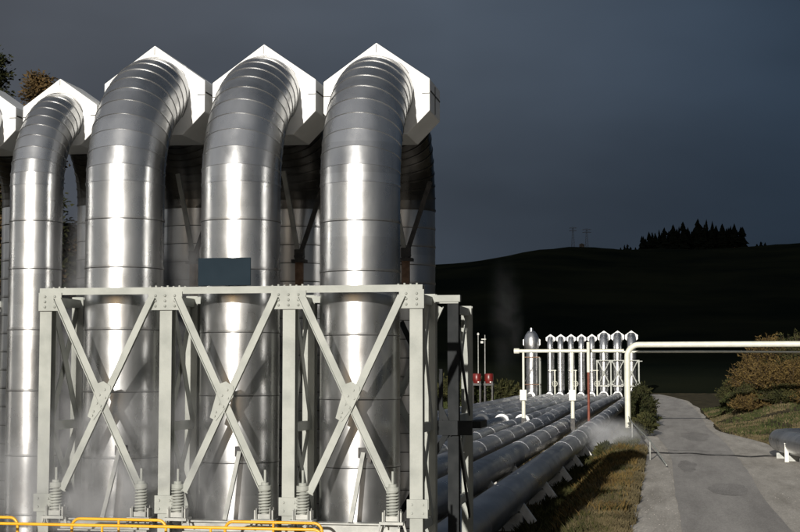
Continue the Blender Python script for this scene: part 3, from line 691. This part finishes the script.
for i, (x, y, rad, m, lb) in enumerate(bank):
    shrub(x, y, (rad[0] * 1.2, rad[1] * 1.2, rad[2] * 1.0), M[m], lb, 4200, .12, 'shrubs on the right bank', seed=i * 3)
cor = [(-.95, 84, (.7, 1.6, .8), 'gorse', 'dark shrub between the cream post and the road'), (-1.1, 97, (.9, 2.6, 1.4), 'needles', 'black green shrub behind the cream post beside the road'), (-1.3, 112, (1.0, 4, 1.6), 'needles', 'dark shrub beside the road before the distant trestle'),
       (-1.9, 140, (1.2, 7, 1.7), 'needles', 'dark hedge like shrub at the left of the road near its far end'), (-2.6, 71, (.35, .6, .28), 'gorse', 'small green bush at the foot of the cream post')]
for i, (x, y, rad, m, lb) in enumerate(cor): shrub(x, y, rad, M[m], lb, 2400, .16, 'shrubs left of the road', seed=40 + i)
for i, (x, y, h) in enumerate(((-21.5, 168, 2.2), (-24.5, 172, 2.4), (-27, 160, 2.2), (-19.6, 186, 2.0))):
    shrub(x, y, (2.6, 2, h), M['gorse' if i % 2 else 'green'], ['green bush right of the red drums', 'olive bush behind the red drums', 'green bush left of the red drums', 'olive bush left of the bulbous vessel'][i], 1500, .3, 'bushes beyond the mains', seed=70 + i)

# grasses: uncountable
def grass(name, label, n, area, m, h, dens=None, w_=.012, cat='grass'):
    mb = MB(); c = 0
    while c < n:
        x, y = area(); 
        if dens and random.random() > dens(x, y): continue
        z = ground(x, y); hh = h * random.uniform(.45, 1.35); a = random.uniform(0, 2 * PI); lean = hh * random.uniform(.1, .7); dx, dy = math.cos(a) * lean, math.sin(a) * lean
        a2 = random.uniform(-.6, .6); wx, wy = math.cos(a2) * w_, math.sin(a2) * w_
        mb.add([(x - wx, y - wy, z - .02), (x + wx, y + wy, z - .02), (x + dx * .4 + wx * .8, y + dy * .4 + wy * .8, z + hh * .6), (x + dx * .4 - wx * .8, y + dy * .4 - wy * .8, z + hh * .6), (x + dx, y + dy, z + hh * .92)], [(0, 1, 2, 3), (3, 2, 4)]); c += 1
    return tag(mb.build(name, m), label, cat, kind='stuff')
def clump(x, y, f=.9, o=0): return max(0, min(1, .5 + 1.8 * noise.noise((x * f + o, y * f * .6, o))))
u = random.uniform
grass('dry_grass', 'golden dry grass on the slope between the mains and the road', 34000, lambda: (u(-2.9, -.62), 30 + 40 * random.random() ** 1.4), M['drygrass'], .26, lambda x, y: clump(x, y) * ss(-.5, -1.0, x) * (.10 + .90 * ss(-2.3, -1.2, x)) * (1 - .6 * ss(44, 56, y)), .013)
grass('dry_bracken', 'russet dead bracken on the slope beside the mains', 5000, lambda: (u(-3.1, -.9), 36 + 34 * random.random()), M['bracken'], .34, lambda x, y: clump(x, y, 1.1, 5) ** 2, .022)
grass('green_weeds', 'dark green weeds in the ditch under the roadside main', 15000, lambda: (u(-3.9, -1.1), 30 + 60 * random.random()), M['gorse'], .3, lambda x, y: clump(x, y, .8, 9), .022)
grass('bank_grass', 'patchy brown and green grass on the right bank', 26000, lambda: (u(3.3, 12), 70 + 60 * random.random()), M['drygrass'], .13, lambda x, y: clump(x, y, .5, 14) ** 1.5 if x > gr(y) + .1 else 0, .028)
grass('bank_weeds', 'green weeds mixed through the right bank grass', 5000, lambda: (u(3.3, 12), 78 + 60 * random.random()), M['green'], .22, lambda x, y: clump(x, y, .4, 24) ** 2 if x > gr(y) + .2 else 0, .035)
grass('far_grass', 'olive grass on the field beyond the mains', 16000, lambda: (u(-40, -17.8), 110 + 95 * random.random()), M['green'], .35, None, .07)
grass('corridor_grass', 'rough dry grass between the steam mains', 12000, lambda: (u(-18, -3.2), 28 + 90 * random.random()), M['drygrass'], .22, lambda x, y: clump(x, y, .7, 33), .02)

mb = MB(); c_ = 0
while c_ < 700:
    y = 33 + 50 * random.random() ** 1.5; x = random.choice((u(gl(y), al(y) + .1), u(ar(y) - .1, 7.5)))
    if x > gr(y): continue
    s_ = random.uniform(.006, .017); z = ground(x, y) + .02; o_ = [Vector((random.uniform(.7, 1.2) * a, random.uniform(.7, 1.2) * b, random.uniform(.5, .9) * cc)) * s_ for a, b, cc in ((1, 0, 0), (0, 1, 0), (-1, 0, 0), (0, -1, 0), (0, 0, 1), (0, 0, -1))]
    mb.add([p + Vector((x, y, z)) for p in o_], [(0, 1, 4), (1, 2, 4), (2, 3, 4), (3, 0, 4), (1, 0, 5), (2, 1, 5), (3, 2, 5), (0, 3, 5)]); c_ += 1
tag(mb.build('loose_stones', M['asphalt']), 'loose stones scattered over the gravel verges', 'stones', kind='stuff')
# ------------------------------------------------------------------ ridge: pines, hut, pylons
def ridge_pine(h, rb, seed):
    rnd = random.Random(seed); t = empty('pine_tree'); mb = MB(); mb.tube((0, 0, -1), (0, 0, h * .9), .35, 6, .1); mb.build('trunk', M['bark'], t)
    mb = MB(); tiers = 9
    for k in range(tiers):
        z = h * (.08 + .9 * k / tiers); rr = rb * (1 - k / tiers) ** .75 * rnd.uniform(.75, 1.2); n = 11; top = (0, 0, min(h, z + h * .22)); ring = []
        for j in range(n):
            a = 2 * PI * j / n + k; q = rr * (1 if j % 2 else .55) * rnd.uniform(.7, 1.3); ring.append((q * math.cos(a), q * math.sin(a), z - q * .15 + rnd.uniform(-.6, .6)))
        mb.add(ring + [top], [(j, (j + 1) % n, n) for j in range(n)] + [tuple(reversed(range(n)))])
    mb.build('crown', M['skypine'], t); return t
protos = [ridge_pine(15, 3.6, 1), ridge_pine(13, 4.2, 2), ridge_pine(16, 3.0, 3)]
used = set(); PT = [(642, 10), (648, 12), (660, 14), (672, 15.5), (685, 17.5), (700, 20), (712, 19), (722, 18), (735, 17), (743, 16), (747, 12)]
def ptop(px):
    for (a, p), (b, q) in zip(PT, PT[1:]):
        if px <= b: return p + (q - p) * (px - a) / (b - a)
    return PT[-1][1]
pines = []
for row, yy in enumerate((985, 1005)):
    for k in range(30):
        px = 643 + 103 * (k + .5 * row + random.uniform(-.3, .3)) / 30; x = (px - 660) / 1486 * yy; pines.append((x, yy + random.uniform(-5, 5), ptop(px) * random.uniform(.70, 1.12)))
for px, hh in ((622, 2.8), (626, 5), (629, 5.5), (632, 3.5), (637, 3), (757, 2.5), (761, 4), (765, 3)): pines.append(((px - 660) / 1486 * 1000, 1000, hh))
for k, (x, y, hh) in enumerate(pines):
    i = random.randrange(3)
    if i in used: t = copy_tree(protos[i])
    else: t = protos[i]; used.add(i)
    z0 = ground(x, y) - .6; t.location = (x, y, z0); s = hh / (15, 13, 16)[i]; t.scale = (max(s, .5) * 1.0, max(s, .5) * 1.0, s); t.rotation_euler = (0, 0, random.uniform(0, 6))
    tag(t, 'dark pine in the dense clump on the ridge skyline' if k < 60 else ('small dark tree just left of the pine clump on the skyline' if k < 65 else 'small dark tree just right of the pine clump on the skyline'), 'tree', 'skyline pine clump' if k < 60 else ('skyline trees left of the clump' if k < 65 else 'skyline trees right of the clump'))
x = (583 - 660) / 1486 * 1000; t = empty('hut', (x, 1000, ground(x, 1000) - .3), 'tiny dark hut on the skyline beside the pylons', 'hut')
mb = MB(); mb.box((0, 0, 1.1), (3.4, 3, 2.2)); mb.build('wall', M['hut'], t); mb = MB(); mb.prism([(-1.9, 2.2), (1.9, 2.2), (0, 3.1)], -1.7, 1.7); mb.build('roof', M['hut'], t)
for k, (px, H, aw) in enumerate(((574, 14, 2.6), (588, 12.6, 3.0))):
    x = (px - 660) / 1486 * 1000; t = empty('pylon', (x, 1000, ground(x, 1000)), ['slender left pylon on the skyline', 'right pylon with two crossarms on the skyline beside the hut'][k], 'pylon', 'skyline pylons')
    mb = MB()
    for sx in (-1, 1):
        for sy in (-1, 1): mb.bar((sx * 1.1, sy * 1.1, -.5), (sx * .3, sy * .3, H), .12, .12)
    n = 7
    for q in range(n):
        z0, z1 = H * q / n, H * (q + 1) / n; a0, a1 = 1.1 - .8 * q / n, 1.1 - .8 * (q + 1) / n
        for sy in (-1, 1): mb.bar((-a0, sy * a0, z0), (a1, sy * a1, z1), .07, .07); mb.bar((a0, sy * a0, z0), (-a1, sy * a1, z1), .07, .07)
    mb.build('lattice_mast', M['dark'], t)
    for z in (H - .3, H - 2.2):
        mb = MB(); mb.bar((-aw, 0, z), (aw, 0, z), .25, .25, up=(0, 1, 0)); mb.bar((-aw, 0, z), (0, 0, z + .9), .1, .1); mb.bar((aw, 0, z), (0, 0, z + .9), .1, .1); mb.build('crossarm', M['dark'], t)

# ------------------------------------------------------------------ unseen cloud wall added behind the camera to keep the hills in shade
mb = MB(); nx_, nz_ = 70, 16; CY = -1500; tz = math.tan(R(SUN_EL)); Zb = (CY * -1 + 216) * tz + 17
vs = []
for side in (0, 1):
    for j in range(nz_ + 1):
        f = j / nz_
        for i in range(nx_ + 1):
            x = -2300 + 4400 * i / nx_; z = Zb + 620 * f; th = 150 * math.sin(PI * min(max(f, .0), 1)) ** .6 + 4
            nn = noise.noise((x * .004, f * 3, side * 7)) + .5 * noise.noise((x * .011, f * 8, side * 3))
            y = CY + (0 if side == 0 else -1) * 0 + (1 if side == 0 else -1) * th * (1 + .5 * nn)
            zz = z + (6 * noise.noise((x * .01, 0, 0)) if j == 0 else 30 * nn * f) + max(0, -(y - CY)) * tz * (1 - f) - max(0, (y - CY)) * 0
            if j < 3 and side == 0: zz += (y - CY) * 0
            vs.append((x, y, zz))
W_ = nx_ + 1; off = W_ * (nz_ + 1)
fs = [(j * W_ + i, j * W_ + i + 1, (j + 1) * W_ + i + 1, (j + 1) * W_ + i) for j in range(nz_) for i in range(nx_)]
fs += [(off + j * W_ + i, off + (j + 1) * W_ + i, off + (j + 1) * W_ + i + 1, off + j * W_ + i + 1) for j in range(nz_) for i in range(nx_)]
fs += [(i, off + i, off + i + 1, i + 1) for i in range(nx_)] + [(nz_ * W_ + i, nz_ * W_ + i + 1, off + nz_ * W_ + i + 1, off + nz_ * W_ + i) for i in range(nx_)]
mb.add(vs, fs, True); tag(mb.build('shade_cloud', M['cloud']), kind='structure')

# ------------------------------------------------------------------ steam
def steam(name, c, rad, dens, label, nscale=1.2, lo=.45, seed=0, rot=(0, 0, 0)):
    m = bpy.data.materials.new(name); m.use_nodes = True; nt = m.node_tree; N = nt.nodes; L = nt.links
    N.remove(N['Principled BSDF']); out = N['Material Output']; v = N.new('ShaderNodeVolumePrincipled'); L.new(v.outputs[0], out.inputs['Volume'])
    v.inputs['Color'].default_value = (.93, .94, .96, 1); v.inputs['Anisotropy'].default_value = -.1
    tc = N.new('ShaderNodeTexCoord'); ln = N.new('ShaderNodeVectorMath'); ln.operation = 'LENGTH'; L.new(tc.outputs['Object'], ln.inputs[0])
    fo = N.new('ShaderNodeMapRange'); fo.interpolation_type = 'SMOOTHSTEP'; fo.inputs['From Min'].default_value = 1; fo.inputs['From Max'].default_value = .15; L.new(ln.outputs['Value'], fo.inputs['Value'])
    g = N.new('ShaderNodeNewGeometry'); n = N.new('ShaderNodeTexNoise'); n.inputs['Scale'].default_value = nscale; n.inputs['Detail'].default_value = 4; n.inputs['Distortion'].default_value = .6
    mp = N.new('ShaderNodeMapping'); mp.inputs['Location'].default_value = (seed, seed * 1.7, 0); L.new(g.outputs['Position'], mp.inputs['Vector']); L.new(mp.outputs[0], n.inputs['Vector'])
    nr = N.new('ShaderNodeMapRange'); nr.inputs['From Min'].default_value = lo; nr.inputs['From Max'].default_value = lo + .25; L.new(n.outputs['Fac'], nr.inputs['Value'])
    mm = N.new('ShaderNodeMath'); mm.operation = 'MULTIPLY'; L.new(fo.outputs[0], mm.inputs[0]); L.new(nr.outputs[0], mm.inputs[1])
    m2 = N.new('ShaderNodeMath'); m2.operation = 'MULTIPLY'; L.new(mm.outputs[0], m2.inputs[0]); m2.inputs[1].default_value = dens; L.new(m2.outputs[0], v.inputs['Density'])
    mb = MB(); n_ = 16; vs = [(0, 0, -1)]
    for i in range(1, 8):
        for j in range(n_):
            a = PI * i / 8 - PI / 2; b = 2 * PI * j / n_; vs.append((math.cos(a) * math.cos(b), math.cos(a) * math.sin(b), math.sin(a)))
    vs.append((0, 0, 1)); k = len(vs) - 1
    fs = [(0, 1 + (j + 1) % n_, 1 + j) for j in range(n_)] + [(1 + i * n_ + j, 1 + i * n_ + (j + 1) % n_, 1 + (i + 1) * n_ + (j + 1) % n_, 1 + (i + 1) * n_ + j) for i in range(6) for j in range(n_)] + [(k, 1 + 6 * n_ + j, 1 + 6 * n_ + (j + 1) % n_) for j in range(n_)]
    mb.add(vs, fs); o = mb.build(name, m); o.location = c; o.scale = rad; o.rotation_euler = rot
    tag(o, label, 'steam', kind='stuff'); return o
steam('steam', (-8.6, 22.6, 3.4), (1.8, 1.5, 4.0), 6.5, 'thin steam drifting up between the left loops', 1.1, .40)
steam('steam', (-8.1, 20.6, 2.2), (2.6, 1.0, 1.7), 2.6, 'faint steam round the foot of the left trestle bay', 1.3, .42, 4)
steam('steam', (-2.6, 77, .1), (2.2, 11, 1.4), .30, 'low pale steam rolling around the foot of the cream post', .9, .40, 9, (0, 0, R(8)))
steam('steam', (-24.5, 235, 14), (3.5, 6, 15), .018, 'faint column of steam rising before the dark hills', .16, .40, 2)

# ------------------------------------------------------------------ camera
F = 1450.0; cam = bpy.data.cameras.new('camera'); co = bpy.data.objects.new('camera', cam); COL.objects.link(co)
cam.sensor_width = 36; cam.lens = F / 800 * 36; cam.clip_end = 6000; cam.clip_start = .1
co.location = (0, 0, 3.8); co.rotation_euler = (R(90 + 4.063), 0, R(10.141)); sc.camera = co
sc.view_settings.view_transform = 'Standard'; sc.view_settings.look = 'None'; sc.view_settings.gamma = 1; sc.view_settings.exposure = 0; sc.view_settings.use_curve_mapping = False
sc.render.engine = 'CYCLES'; sc.cycles.use_denoising = True; sc.cycles.max_bounces = 6; sc.cycles.volume_bounces = 0; sc.cycles.sample_clamp_indirect = 6
sc.render.resolution_x = 1024; sc.render.resolution_y = 681
